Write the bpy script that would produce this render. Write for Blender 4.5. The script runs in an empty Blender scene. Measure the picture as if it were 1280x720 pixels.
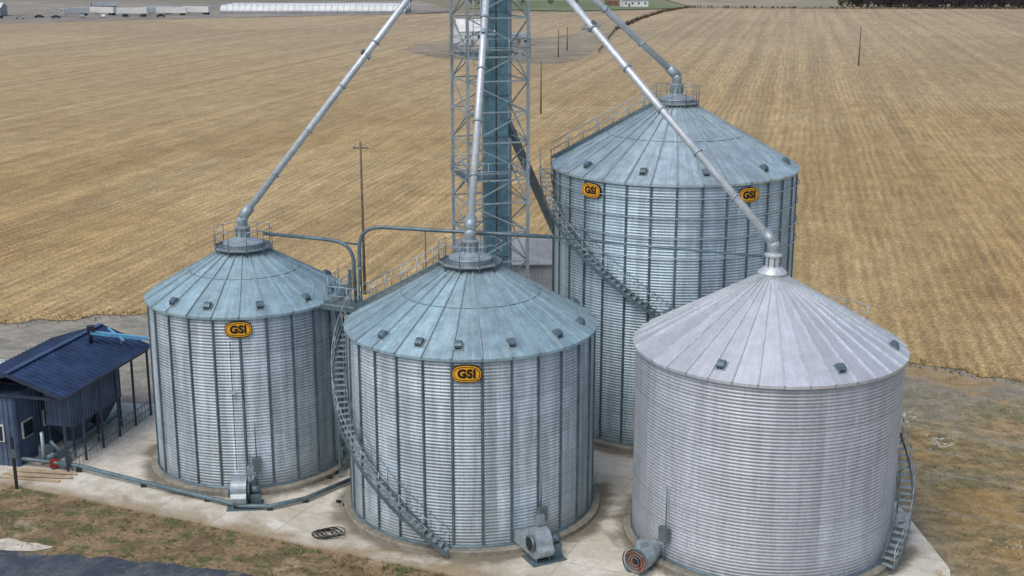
import bpy, bmesh, math, random
from mathutils import Vector, Matrix
random.seed(7)
D2R = math.radians
S = bpy.context.scene

def lin(r, g, b):
    f = lambda c: (c/255/12.92) if c/255 <= .04045 else ((c/255+.055)/1.055)**2.4
    return (f(r), f(g), f(b), 1)

# ------------------------------------------------------------------ materials
class NT:
    def __init__(s, name):
        s.m = bpy.data.materials.new(name); s.m.use_nodes = True
        s.t = s.m.node_tree; s.b = s.t.nodes['Principled BSDF']
    def n(s, typ, **k):
        x = s.t.nodes.new(typ)
        for a, v in k.items(): setattr(x, a, v)
        return x
    def l(s, a, b): s.t.links.new(a, b)
    def setin(s, sock, v):
        if isinstance(v, (int, float, tuple)): sock.default_value = v
        else: s.l(v, sock)
    def math(s, op, a, b=0.0, c=None, clamp=False):
        x = s.n('ShaderNodeMath', operation=op, use_clamp=clamp)
        s.setin(x.inputs[0], a); s.setin(x.inputs[1], b)
        if c is not None: s.setin(x.inputs[2], c)
        return x.outputs[0]
    def co(s):
        return s.n('ShaderNodeTexCoord').outputs['Object']
    def xyz(s, v):
        x = s.n('ShaderNodeSeparateXYZ'); s.l(v, x.inputs[0]); return x.outputs
    def comb(s, a, b, c):
        x = s.n('ShaderNodeCombineXYZ')
        for i, v in enumerate((a, b, c)): s.setin(x.inputs[i], v)
        return x.outputs[0]
    def noise(s, v, scale, detail=4, rough=.55, dist=0):
        x = s.n('ShaderNodeTexNoise'); s.l(v, x.inputs['Vector'])
        x.inputs['Scale'].default_value = scale; x.inputs['Detail'].default_value = detail
        x.inputs['Roughness'].default_value = rough; x.inputs['Distortion'].default_value = dist
        return x.outputs['Fac']
    def ramp(s, f, a, b, lo=0.0, hi=1.0):
        x = s.n('ShaderNodeMapRange'); x.interpolation_type = 'SMOOTHSTEP'
        if a > b: a, b, lo, hi = b, a, hi, lo
        s.setin(x.inputs[0], f); x.inputs[1].default_value = a; x.inputs[2].default_value = b
        x.inputs[3].default_value = lo; x.inputs[4].default_value = hi
        return x.outputs[0]
    def mix(s, f, a, b, mode='MIX'):
        x = s.n('ShaderNodeMix', data_type='RGBA', blend_type=mode)
        s.setin(x.inputs[0], f); s.setin(x.inputs[6], a); s.setin(x.inputs[7], b)
        return x.outputs[2]
    def scale(s, col, f):
        x = s.n('ShaderNodeVectorMath', operation='SCALE')
        s.setin(x.inputs[0], col if not isinstance(col, tuple) else col[:3]); s.setin(x.inputs['Scale'], f)
        return x.outputs[0]
    def bump(s, h, strength=.3, dist=.05):
        x = s.n('ShaderNodeBump'); x.inputs['Strength'].default_value = strength
        x.inputs['Distance'].default_value = dist
        s.l(h, x.inputs['Height']); s.l(x.outputs[0], s.b.inputs['Normal'])
    def fin(s, col, rough=.8, metal=0.0):
        s.setin(s.b.inputs['Base Color'], col); s.setin(s.b.inputs['Roughness'], rough)
        s.setin(s.b.inputs['Metallic'], metal); return s.m

def simple(name, col, rough=.7, metal=0., sc=3., var=.35, bump=0.):
    t = NT(name); v = t.co()
    f = t.noise(v, sc, 4, .65)
    f2 = t.noise(v, sc*.17, 2)
    k = t.math('MULTIPLY', t.ramp(f, .25, .75, 1-var, 1+var*.6), t.ramp(f2, .3, .7, 1-var*.5, 1+var*.4))
    c = t.scale(col, k)
    if bump: t.bump(f, bump, .03)
    return t.fin(c, rough, metal)

def wall_mat(name, col, R, nsheet, var=.2, streak=.3, metal=.5, rough=.42):
    t = NT(name); v = t.co(); x, y, z = t.xyz(v)
    ang = t.math('ARCTAN2', y, x)
    sh = t.math('FLOOR', t.math('MULTIPLY', ang, nsheet/(2*math.pi)))
    ringf = t.math('DIVIDE', z, 1.12)
    rg = t.math('FLOOR', ringf)
    sh2 = t.math('FLOOR', t.math('ADD', t.math('MULTIPLY', ang, nsheet/(2*math.pi)), t.math('MULTIPLY', rg, .5)))
    wn = t.n('ShaderNodeTexWhiteNoise', noise_dimensions='3D'); t.l(t.comb(sh2, rg, 3.3), wn.inputs['Vector'])
    wn2 = t.n('ShaderNodeTexWhiteNoise', noise_dimensions='3D'); t.l(t.comb(sh, 1.7, 9.1), wn2.inputs['Vector'])
    k = t.ramp(wn.outputs['Value'], 0, 1, 1-var*.45, 1+var*.4)
    k = t.math('MULTIPLY', k, t.ramp(wn2.outputs['Value'], 0, 1, 1-var*.9, 1+var*.6))
    arc = t.math('MULTIPLY', ang, R)
    st = t.noise(t.comb(t.math('MULTIPLY', arc, 2.2), t.math('MULTIPLY', z, .13), 1.), 1., 4, .7)
    k = t.math('MULTIPLY', k, t.ramp(st, .3, .7, 1-streak, 1+streak*.55))
    spg = t.noise(v, 6., 3, .7)
    k = t.math('MULTIPLY', k, t.ramp(spg, .3, .7, .9, 1.08))
    seam = t.math('FRACT', ringf)
    k = t.math('MULTIPLY', k, t.ramp(seam, 0., .05, .7, 1.))
    dirt = t.math('MULTIPLY', t.ramp(z, .2, 1.6, .7, 0.), t.ramp(st, .35, .6, .2, 1.))
    c = t.scale(col, k)
    c = t.mix(dirt, c, lin(88, 90, 84))
    return t.fin(c, t.ramp(spg, .3, .7, rough-.04, rough+.1), metal)

def roof_mat(name, col, npan, metal=.45, rough=.42, var=.2, mott=.2):
    t = NT(name); v = t.co(); x, y, z = t.xyz(v)
    ang = t.math('ARCTAN2', y, x)
    sh = t.math('FLOOR', t.math('ADD', t.math('MULTIPLY', ang, npan/(2*math.pi)), .5))
    wn = t.n('ShaderNodeTexWhiteNoise', noise_dimensions='3D'); t.l(t.comb(sh, 5., 3.3), wn.inputs['Vector'])
    k = t.ramp(wn.outputs['Value'], 0, 1, 1-var, 1+var*.5)
    n1 = t.noise(v, 1.3, 4, .65, .4); n2 = t.noise(v, 9., 3, .7)
    rad = t.math('SQRT', t.math('ADD', t.math('MULTIPLY', x, x), t.math('MULTIPLY', y, y)))
    st = t.noise(t.comb(t.math('MULTIPLY', ang, 26.), t.math('MULTIPLY', rad, .35), 2.), 1., 4, .7)
    k = t.math('MULTIPLY', k, t.ramp(n1, .3, .7, 1-mott, 1+mott*.7))
    k = t.math('MULTIPLY', k, t.ramp(n2, .3, .7, 1-mott*.4, 1+mott*.3))
    k = t.math('MULTIPLY', k, t.ramp(st, .3, .7, 1-mott, 1+mott*.6))
    fr = t.math('ABSOLUTE', t.math('SUBTRACT', t.math('FRACT', t.math('MULTIPLY', ang, npan/(2*math.pi))), .5))
    k = t.math('MULTIPLY', k, t.ramp(fr, .02, .07, .72, 1.))
    return t.fin(t.scale(col, k), t.ramp(n2, .3, .7, rough-.05, rough+.12), metal)

M = {}
M['steel_dk'] = simple('galv_steel_dark', lin(108, 128, 136), .5, .45, 4, .3)
M['steel'] = simple('galv_steel', lin(166, 180, 186), .45, .4, 4, .25)
M['steel_lt'] = simple('galv_steel_light', lin(206, 213, 217), .4, .35, 5, .18)
M['teal'] = simple('elevator_teal', lin(112, 150, 162), .45, .3, 3, .3)
M['grate'] = simple('grating', lin(116, 130, 134), .6, .4, 8, .3)
M['concrete'] = simple('footing_concrete', lin(142, 138, 126), .9, 0, 2.5, .35, .3)
M['dark'] = simple('dark_rubber_and_hole_shade', lin(38, 42, 46), .6, 0, 5, .3)
M['yellow'] = simple('sign_yellow', lin(240, 172, 36), .45, 0, 6, .12)
M['black'] = simple('sign_black', lin(22, 22, 22), .5, 0, 6, .2)
M['orange'] = simple('fan_orange', lin(176, 92, 60), .5, 0, 6, .2)
M['red'] = simple('motor_red', lin(140, 44, 38), .5, 0, 6, .2)
M['navy'] = simple('navy_siding', lin(86, 104, 130), .45, .1, 1.5, .3)
M['navy_dk'] = simple('navy_trim', lin(54, 66, 86), .5, .1, 2, .3)
M['navy_roof'] = simple('navy_roof', lin(56, 76, 112), .38, .15, .9, .4)
M['blue'] = simple('light_blue_paint', lin(110, 178, 214), .45, 0, 4, .2)
M['white'] = simple('white_paint', lin(222, 224, 222), .6, 0, 1, .15)
M['grey_siding'] = simple('grey_siding', lin(150, 156, 160), .5, .2, .8, .25)
M['glass'] = simple('window_glass', lin(40, 52, 60), .12, 0, 1, .2)
M['wood'] = simple('weathered_wood', lin(112, 104, 88), .85, 0, 4, .35)
M['twig'] = simple('bare_branches', lin(66, 56, 62), .9, 0, .05, .3)
M['evergreen'] = simple('evergreen_foliage', lin(52, 66, 50), .9, 0, .2, .4)
M['hedge'] = simple('fence_brush', lin(92, 80, 64), .95, 0, .1, .3)
M['rust'] = simple('brown_barn', lin(120, 92, 78), .8, 0, .3, .3)
M['plank'] = simple('pale_plank', lin(186, 168, 138), .8, 0, 3, .25)
M['debris'] = simple('pale_rubble', lin(188, 186, 178), .8, 0, 3, .25)

# ------------------------------------------------------------------ mesh builder
class MB:
    def __init__(s): s.v = []; s.f = []; s.m = []; s.sm = []; s.mats = []
    def mi(s, mat):
        if mat not in s.mats: s.mats.append(mat)
        return s.mats.index(mat)
    def add(s, vs, fs, mat, smooth=False):
        o = len(s.v); s.v += [tuple(p) for p in vs]; i = s.mi(mat)
        for f in fs: s.f.append([a+o for a in f]); s.m.append(i); s.sm.append(smooth)
    def beam(s, p, q, w, h, mat, up=Vector((0, 0, 1))):
        p = Vector(p); q = Vector(q); d = (q-p)
        if d.length < 1e-6: return
        d.normalize(); up = Vector(up)
        if abs(d.dot(up)) > .98: up = Vector((1, 0, 0)) if abs(d.x) < .9 else Vector((0, 1, 0))
        x = d.cross(up).normalized(); y = x.cross(d).normalized()
        vs = []
        for c in (p, q):
            for a, b in ((-1, -1), (1, -1), (1, 1), (-1, 1)): vs.append(c+x*a*w/2+y*b*h/2)
        s.add(vs, [(0, 1, 2, 3), (7, 6, 5, 4), (0, 4, 5, 1), (1, 5, 6, 2), (2, 6, 7, 3), (3, 7, 4, 0)], mat)
    def box(s, c, size, mat, yaw=0., pitch=0.):
        c = Vector(c); R = Matrix.Rotation(yaw, 3, 'Z') @ Matrix.Rotation(pitch, 3, 'Y')
        vs = [c + R @ Vector((a*size[0]/2, b*size[1]/2, d*size[2]/2)) for d in (-1, 1) for a, b in ((-1, -1), (1, -1), (1, 1), (-1, 1))]
        s.add(vs, [(3, 2, 1, 0), (4, 5, 6, 7), (0, 1, 5, 4), (1, 2, 6, 5), (2, 3, 7, 6), (3, 0, 4, 7)], mat)
    def sweep(s, pts, r, mat, n=10, closed=False, cap=True):
        pts = [Vector(p) for p in pts]; N = len(pts); vs = []
        rs = r if isinstance(r, (list, tuple)) else [r]*N
        prev = None
        for i, p in enumerate(pts):
            if closed: d = pts[(i+1) % N]-pts[i-1]
            else: d = (pts[min(i+1, N-1)]-pts[max(i-1, 0)])
            d.normalize()
            if prev is None:
                up = Vector((0, 0, 1)) if abs(d.z) < .95 else Vector((1, 0, 0))
                x = d.cross(up).normalized()
            else:
                x = (prev - d*prev.dot(d)).normalized()
            prev = x; y = d.cross(x)
            for k in range(n):
                a = 2*math.pi*k/n; vs.append(p+(x*math.cos(a)+y*math.sin(a))*rs[i])
        fs = []
        for i in range(N if closed else N-1):
            j = (i+1) % N
            for k in range(n):
                k2 = (k+1) % n; fs.append((i*n+k, i*n+k2, j*n+k2, j*n+k))
        s.add(vs, fs, mat, True)
        if cap and not closed:
            o = len(s.v)-len(vs); mi = s.mi(mat)
            s.f.append([o+k for k in range(n)][::-1]); s.m.append(mi); s.sm.append(False)
            s.f.append([o+(N-1)*n+k for k in range(n)]); s.m.append(mi); s.sm.append(False)
    def tube(s, p, q, r, mat, n=8): s.sweep([p, q], r, mat, n)
    def lathe(s, prof, n, mat, c=(0, 0, 0), smooth=True, cap_top=False):
        vs = []; c = Vector(c)
        for r, z in prof:
            for k in range(n):
                a = 2*math.pi*k/n; vs.append(c+Vector((r*math.cos(a), r*math.sin(a), z)))
        fs = []
        for i in range(len(prof)-1):
            for k in range(n):
                k2 = (k+1) % n; fs.append((i*n+k, i*n+k2, (i+1)*n+k2, (i+1)*n+k))
        if cap_top: fs.append([(len(prof)-1)*n+k for k in range(n)])
        s.add(vs, fs, mat, smooth)
    def obj(s, name, parent=None, loc=(0, 0, 0)):
        me = bpy.data.meshes.new(name); me.from_pydata(s.v, [], s.f)
        for m in s.mats: me.materials.append(m)
        me.polygons.foreach_set('material_index', s.m)
        me.polygons.foreach_set('use_smooth', s.sm); me.update()
        o = bpy.data.objects.new(name, me); S.collection.objects.link(o)
        o.location = loc
        if parent: o.parent = parent
        return o

def sharpen(ob, ang=.6):
    bm = bmesh.new(); bm.from_mesh(ob.data)
    for e in bm.edges:
        if len(e.link_faces) == 2 and e.calc_face_angle() > ang: e.smooth = False
    bm.to_mesh(ob.data); bm.free()

def empty(name, loc=(0, 0, 0)):
    e = bpy.data.objects.new(name, None); S.collection.objects.link(e); e.location = loc
    e.empty_display_size = .5; return e

def pol(r, a, z): return Vector((r*math.cos(a), r*math.sin(a), z))

def rail_poly(mb, pts, mat, h=1.05, post=1.2, closed=False, r=.022):
    pts = [Vector(p) for p in pts]
    segs = list(zip(pts, pts[1:]+[pts[0]])) if closed else list(zip(pts[:-1], pts[1:]))
    U = Vector((0, 0, 1))
    for p, q in segs:
        mb.tube(p+U*h, q+U*h, r, mat, 6); mb.tube(p+U*h*.55, q+U*h*.55, r*.8, mat, 6)
        mb.beam(p+U*.05, q+U*.05, .01, .1, mat)
        n = max(1, round((q-p).length/post))
        for i in range(n+1):
            c = p.lerp(q, i/n); mb.tube(c, c+U*h, r, mat, 6)

# ------------------------------------------------------------------ ground
from mathutils.geometry import tessellate_polygon
def sheet(name, pts, z, mat, thick=0., jitter=0., seg=3.):
    ar = sum(pts[i][0]*pts[(i+1) % len(pts)][1]-pts[(i+1) % len(pts)][0]*pts[i][1] for i in range(len(pts)))
    if ar < 0: pts = pts[::-1]
    P = []
    n = len(pts)
    for i in range(n):
        a = Vector(pts[i]); b = Vector(pts[(i+1) % n]); L = (b-a).length
        k = max(1, int(L/seg)) if jitter else 1
        k = min(k, 90)
        nrm = Vector((-(b-a).y, (b-a).x)).normalized()
        for j in range(k):
            c = a.lerp(b, j/k)
            if jitter and j: c = c+nrm*random.uniform(-1, 1)*jitter
            P.append(c)
    V = [Vector((p.x, p.y, z)) for p in P]
    tris = [tuple(t_) for t_ in tessellate_polygon([V])]
    fs = []
    for a, b, c in tris:
        if (V[b]-V[a]).cross(V[c]-V[a]).z < 0: b, c = c, b
        fs.append((a, b, c))
    vs = list(V)
    if thick:
        N = len(V); vs += [p-Vector((0, 0, thick)) for p in V]
        for i in range(N): fs.append((i, N+i, N+(i+1) % N, (i+1) % N))
    me = bpy.data.meshes.new(name); me.from_pydata([tuple(p) for p in vs], [], fs); me.update()
    me.materials.append(mat)
    o = bpy.data.objects.new(name, me); S.collection.objects.link(o); return o

t = NT('far_ground'); v = t.co()
c = t.mix(t.ramp(t.noise(v, .006, 4), .42, .58), lin(128, 122, 100), lin(112, 120, 84))
c = t.mix(t.ramp(t.noise(v, .12, 4, .7), .35, .7), c, lin(146, 134, 112))
sheet('ground', [(-4500, -1500), (4500, -1500), (4500, 7000), (-4500, 7000)], -.25, t.fin(c, .95))

# field
t = NT('stubble_field'); v = t.co(); x, y, z = t.xyz(v)
ca, sa = math.cos(D2R(12.3)), math.sin(D2R(12.3))
rr = t.math('SUBTRACT', t.math('MULTIPLY', x, ca), t.math('MULTIPLY', y, sa))
ss = t.math('ADD', t.math('MULTIPLY', x, sa), t.math('MULTIPLY', y, ca))
wob = t.math('MULTIPLY', t.noise(v, .03, 2), 1.6)
rw = t.math('ADD', rr, wob)
row = t.math('SINE', t.math('MULTIPLY', rw, 2*math.pi/1.05))
rowamp = t.ramp(t.noise(v, .06, 3, .6), .35, .65, .25, 1.)
strk = t.noise(t.comb(t.math('MULTIPLY', rw, 1.1), t.math('MULTIPLY', ss, .09), 0.), 1., 4, .75)
strk2 = t.noise(t.comb(t.math('MULTIPLY', rw, .3), t.math('MULTIPLY', ss, .004), 4.), 1., 3, .6)
sp = t.noise(v, 3.6, 5, .9)
med = t.noise(v, .25, 4, .7)
big = t.noise(v, .012, 4, .6, .6)
k = t.math('ADD', 1., t.math('MULTIPLY', t.math('MULTIPLY', row, rowamp), .13))
k = t.math('MULTIPLY', k, t.ramp(strk, .3, .7, .8, 1.15))
k = t.math('MULTIPLY', k, t.ramp(strk2, .3, .7, .82, 1.12))
k = t.math('MULTIPLY', k, t.ramp(med, .3, .7, .86, 1.1))
k = t.math('MULTIPLY', k, t.ramp(sp, .38, .62, .55, 1.45))
c = t.mix(t.ramp(big, .35, .65), lin(168, 141, 92), lin(182, 158, 113))
c = t.mix(t.ramp(t.noise(v, .03, 3), .52, .72, 0., .5), c, lin(150, 119, 76))
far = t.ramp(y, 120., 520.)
c = t.mix(far, c, t.mix(t.ramp(big, .4, .62), lin(178, 159, 126), lin(166, 148, 117)))  # greyer with distance: haze painted into the field colour
c = t.scale(c, k)
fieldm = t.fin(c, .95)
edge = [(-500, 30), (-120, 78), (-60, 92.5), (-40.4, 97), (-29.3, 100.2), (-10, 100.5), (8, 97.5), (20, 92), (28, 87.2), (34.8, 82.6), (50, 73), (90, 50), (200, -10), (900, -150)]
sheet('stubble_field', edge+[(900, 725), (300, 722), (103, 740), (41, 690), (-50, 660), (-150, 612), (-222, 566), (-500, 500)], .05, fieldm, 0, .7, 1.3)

# yard
t = NT('gravel_yard'); v = t.co(); x, y, z = t.xyz(v)
n1 = t.noise(v, .13, 5, .65, .5); n2 = t.noise(v, 1.1, 4, .75); n3 = t.noise(v, 7., 3, .75); n4 = t.noise(v, .33, 4, .7, .3)
c = t.mix(t.ramp(n4, .38, .62), lin(134, 132, 122), lin(160, 154, 140))
mr = t.math('MULTIPLY', t.ramp(x, 15., 24.), t.ramp(y, 86., 72.))
mr = t.math('MULTIPLY', mr, t.ramp(n1, .34, .5, .45, 1.))
c = t.mix(mr, c, t.mix(t.ramp(n2, .35, .65), lin(122, 110, 76), lin(158, 136, 96)))
c = t.mix(t.math('MULTIPLY', t.ramp(n4, .5, .64), t.ramp(x, 20., 26., 0., .65)), c, lin(108, 106, 70))
c = t.mix(t.math('MULTIPLY', t.ramp(n1, .52, .6), t.ramp(x, 20., 26., 0., .6)), c, lin(168, 136, 84))
tr = t.noise(t.comb(t.math('ADD', t.math('MULTIPLY', y, .8), t.math('MULTIPLY', x, .45)), t.math('MULTIPLY', x, .05), 0.), .9, 3, .6)
c = t.mix(t.ramp(tr, .5, .68, 0., .35), c, lin(176, 168, 150))
k = t.math('MULTIPLY', t.ramp(n2, .3, .7, .78, 1.14), t.ramp(n3, .3, .7, .72, 1.22))
c = t.scale(c, k)
yardm = t.fin(c, .95)
sheet('gravel_yard', [(-500, -60), (-500, 31), (-120, 79), (-60, 93.5), (-40.4, 98.5), (-29.3, 101.7), (-10, 102), (8, 99), (20, 93.5), (28, 88.7), (34.8, 84.1), (50, 74.5), (90, 51.5), (200, -8), (200, -60)], .0, yardm)

# verge
t = NT('dirt_verge'); v = t.co()
n1 = t.noise(v, .5, 5, .7, .4); n2 = t.noise(v, 5, 4, .8)
c = t.mix(t.ramp(n1, .4, .6), lin(108, 94, 68), lin(146, 124, 94))
c = t.mix(t.ramp(t.noise(v, .9, 4, .7), .5, .62), c, lin(90, 96, 56))
c = t.mix(t.ramp(t.noise(v, .35, 4, .7), .56, .68, 0, .8), c, lin(168, 152, 126))
c = t.scale(c, t.ramp(n2, .3, .7, .6, 1.3))
sheet('dirt_verge', [(-60, 62), (-32, 67.3), (-28, 65.5), (-3.4, 54.9), (6, 51), (20, 50), (20, 40), (-60, 40)], .025, t.fin(c, .95))

t = NT('asphalt'); v = t.co(); n2 = t.noise(v, 14, 4, .8); n1 = t.noise(v, .6, 5, .7, .6)
c = t.mix(t.ramp(n1, .4, .65), lin(58, 66, 78), lin(88, 94, 100))
c = t.mix(t.ramp(t.noise(v, .9, 5, .75, 1.), .56, .66, 0, .8), c, lin(120, 112, 96))
c = t.scale(c, t.ramp(n2, .3, .7, .65, 1.35))
sheet('asphalt_road', [(-60, 60.5), (-31, 57.8), (-24.9, 57.1), (-19, 56.3), (-12.3, 54.6), (-4, 52.0), (10, 45), (10, 30), (-60, 30)], .04, t.fin(c, .8), 0, .2, .6)
sheet('pale_gravel_patch', [(-27.5, 58.6), (-24.6, 58.3), (-22.3, 57.5), (-23.2, 57.0), (-26, 57.3), (-30, 57.9)], .052, simple('pale_gravel', lin(206, 198, 182), .9, 0, 3, .35), 0, .12, .4)

# pad
BINS = dict(a=(-14.85, 69.1, 5.3, 9.9, 24), b=(-2.1, 63.0, 6.3, 9.9, 28), c=(9.8, 76.7, 7.25, 15.85, 32), d=(12.4, 59.2, 6.35, 9.9, 0))
t = NT('concrete_pad'); v = t.co(); x, y, z = t.xyz(v)
n1 = t.noise(v, .35, 5, .65, .6); n2 = t.noise(v, 2.2, 5, .75); n3 = t.noise(v, 12, 3, .8)
c = t.mix(t.ramp(n1, .36, .62), lin(192, 185, 168), lin(220, 215, 202))
c = t.mix(t.ramp(n2, .5, .72, 0, .5), c, lin(156, 149, 134))
st = None
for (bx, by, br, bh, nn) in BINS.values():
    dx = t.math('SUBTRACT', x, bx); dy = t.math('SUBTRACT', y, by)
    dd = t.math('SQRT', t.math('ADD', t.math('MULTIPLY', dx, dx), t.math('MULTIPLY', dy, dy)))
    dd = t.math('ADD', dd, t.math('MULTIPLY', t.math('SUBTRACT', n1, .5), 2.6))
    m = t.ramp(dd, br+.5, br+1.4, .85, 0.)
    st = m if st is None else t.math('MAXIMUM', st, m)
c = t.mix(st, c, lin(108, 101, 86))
yr = t.math('ADD', t.math('MULTIPLY', y, .919), t.math('MULTIPLY', x, .394))
xr = t.math('SUBTRACT', t.math('MULTIPLY', x, .919), t.math('MULTIPLY', y, .394))
j = None
for q in (xr, yr):
    fr = t.math('ABSOLUTE', t.math('SUBTRACT', t.math('FRACT', t.math('DIVIDE', q, 3.6)), .5))
    m = t.ramp(fr, .01, .0, 0., .6); j = m if j is None else t.math('MAXIMUM', j, m)
c = t.mix(j, c, lin(112, 104, 90))
edgeD = t.math('SUBTRACT', t.math('ADD', t.math('MULTIPLY', x, .396), t.math('MULTIPLY', y, .918)), 48.9)
c = t.mix(t.math('MULTIPLY', t.ramp(t.math('ADD', edgeD, t.math('MULTIPLY', n1, 3.2)), 3.4, 1.4), .8), c, lin(146, 126, 94))
c = t.scale(c, t.ramp(n3, .3, .7, .88, 1.1))
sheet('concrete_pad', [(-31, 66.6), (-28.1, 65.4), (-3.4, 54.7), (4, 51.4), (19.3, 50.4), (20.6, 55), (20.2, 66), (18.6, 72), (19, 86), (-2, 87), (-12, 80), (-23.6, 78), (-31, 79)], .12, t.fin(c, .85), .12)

# far patches
sheet('far_lot', [(-520, 502), (-222, 568), (-150, 614), (-50, 662), (-30, 700), (-60, 860), (-520, 860)], .08,
      simple('far_lot_dirt', lin(146, 140, 128), .95, 0, .05, .3), 0, 1.5, 12)
sheet('farmyard_dirt', [(-34, 405), (-22, 372), (2, 352), (14, 352), (24, 385), (30, 440), (42, 520), (36, 524), (16, 470), (-8, 462), (-32, 440)], .1,
      simple('farmyard_soil', lin(150, 138, 118), .95, 0, .09, .35), 0, 1.2, 6)
sheet('far_grass', [(-25, 735), (30, 700), (100, 742), (90, 860), (-20, 860)], .1, simple('far_grass', lin(116, 128, 90), .95, 0, .04, .3), 0, 2, 15)
sheet('far_pasture', [(104, 744), (300, 726), (900, 730), (900, 1100), (104, 1100)], .1, simple('far_pasture', lin(154, 145, 120), .95, 0, .02, .3))

# ------------------------------------------------------------------ bins
def corr_wall(R, z0, z1, segs, mat, pitch=.16, amp=.02):
    mb = MB(); n = int((z1-z0)/pitch*6)
    prof = []
    for i in range(n+1):
        z = z0+(z1-z0)*i/n; prof.append((R+amp*math.cos((z-z0)/pitch*2*math.pi), z))
    mb.lathe(prof, segs, mat); return mb

def spiral_stair(R, a0, z0, a1, z1):
    mb = MB(); ri, ro = R+.16, R+.86
    st, tr = M['steel_dk'], M['steel']
    n = int(abs(z0-z1)/.21)
    A = lambda k: a0+(a1-a0)*k/n
    Z = lambda k: z0+(z1-z0)*k/n
    for k in range(n):
        a = A(k+.5); z = Z(k+1)
        mb.beam(pol(ri, a, z), pol(ro, a, z), .25, .03, tr)
    for k in range(0, n, 2):
        k2 = min(n, k+2)
        for r in (ri, ro): mb.beam(pol(r, A(k), Z(k)-.05), pol(r, A(k2), Z(k2)-.05), .04, .2, st)
        mb.tube(pol(ro, A(k), Z(k)+1.0), pol(ro, A(k2), Z(k2)+1.0), .022, tr, 6)
        mb.tube(pol(ro, A(k), Z(k)+.5), pol(ro, A(k2), Z(k2)+.5), .016, tr, 6)
        mb.tube(pol(ri+.05, A(k), Z(k)+1.0), pol(ri+.05, A(k2), Z(k2)+1.0), .018, st, 6)
    for k in range(0, n+1, 4):
        mb.tube(pol(ro, A(k), Z(k)), pol(ro, A(k), Z(k)+1.0), .022, tr, 6)
        mb.tube(pol(ri+.05, A(k), Z(k)), pol(ri+.05, A(k), Z(k)+1.0), .018, st, 6)
        mb.beam(pol(R, A(k), Z(k)-.75), pol(ro, A(k), Z(k)-.15), .04, .04, st)
    return mb

def vent(mb, R, rz, a, body):
    r0 = R*.91; sl = math.atan(.566); q = .84
    er = pol(1, a, 0); et = Vector((-math.sin(a), math.cos(a), 0))
    dn = (er*math.cos(sl)-Vector((0, 0, math.sin(sl)))); up = (er*math.sin(sl)+Vector((0, 0, math.cos(sl))))
    c = pol(r0, a, rz(r0))
    mb.beam(c-dn*.32*q+up*.03, c+dn*.32*q+up*.03, .56*q, .04, M['steel'], up=up)
    vs = []; prof = [(-.26, 0), (-.24, .16)]+[(-.02+.24*math.sin(th), .16+.1*math.cos(th)) for th in [(-1.2+i*.45) for i in range(7)]]+[(.26, .02)]
    for s_ in (-.21, .21):
        for px, pz in prof: vs.append(c+dn*px*q+up*(pz*q+.04)+et*s_*q)
    m = len(prof)
    mb.add(vs, [tuple(range(m)), tuple(range(2*m-1, m-1, -1))]+[(k, m+k, m+k+1, k+1) for k in range(m-1)], body)
    mb.beam(c+dn*.262*q+up*.08-et*.13, c+dn*.262*q+up*.08+et*.13, .03, .09, M['dark'], up=up)

def logo(parent, R, a, z):
    mb = MB(); n = 40
    er = Vector((math.cos(a), math.sin(a), 0)); et = Vector((-math.sin(a), math.cos(a), 0)); U = Vector((0, 0, 1))
    def plate(w, h, d0, d1, mat):
        vs = []
        for d in (d0, d1):
            for k in range(n):
                th = 2*math.pi*k/n; c, s_ = math.cos(th), math.sin(th)
                px = w/2*math.copysign(abs(c)**.72, c); pz = h/2*math.copysign(abs(s_)**.72, s_)
                vs.append(er*(R+d)+et*px+U*(z+pz))
        fs = [[n+k for k in range(n)]]+[(k, (k+1) % n, n+(k+1) % n, n+k) for k in range(n)]
        mb.add(vs, fs, mat)
    plate(1.40, .86, .06, .15, M['black']); plate(1.32, .78, .12, .165, M['yellow'])
    plate(1.22, .68, .12, .172, M['black']); plate(1.15, .60, .12, .18, M['yellow'])
    mb.obj('logo_plate', parent)
    cu = bpy.data.curves.new('logo_letters', 'FONT'); cu.body = 'GSI'; cu.size = .56; cu.align_x = 'CENTER'; cu.align_y = 'CENTER'
    cu.extrude = .012; cu.offset = .028; cu.space_character = 1.08
    to = bpy.data.objects.new('tmp', cu); S.collection.objects.link(to)
    bpy.context.view_layer.update()
    me = bpy.data.meshes.new_from_object(to.evaluated_get(bpy.context.evaluated_depsgraph_get()))
    bpy.data.objects.remove(to); me.materials.clear(); me.materials.append(M['black'])
    lo = bpy.data.objects.new('logo_letters', me); S.collection.objects.link(lo); lo.parent = parent
    rot = Matrix((et, U, er)).transposed().to_4x4()
    lo.matrix_local = Matrix.Translation(er*(R+.19)+U*z) @ rot

def peak_platform(mb, zp, r_in, r_out):
    n = 10
    pts = [pol(r_out, 2*math.pi*k/n, zp) for k in range(n)]
    inn = [pol(r_in, 2*math.pi*k/n, zp) for k in range(n)]
    for k in range(n):
        k2 = (k+1) % n; U = Vector((0, 0, .05))
        vs = [pts[k], pts[k2], inn[k2], inn[k], pts[k]-U, pts[k2]-U, inn[k2]-U, inn[k]-U]
        mb.add(vs, [(0, 1, 2, 3), (7, 6, 5, 4), (0, 4, 5, 1), (2, 6, 7, 3)], M['grate'])
        mb.beam(pts[k]-U, pol(r_out-.25, 2*math.pi*k/n, zp-.75), .05, .05, M['steel_dk'])
    rail_poly(mb, pts, M['steel'], 1.05, 1., True)

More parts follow.
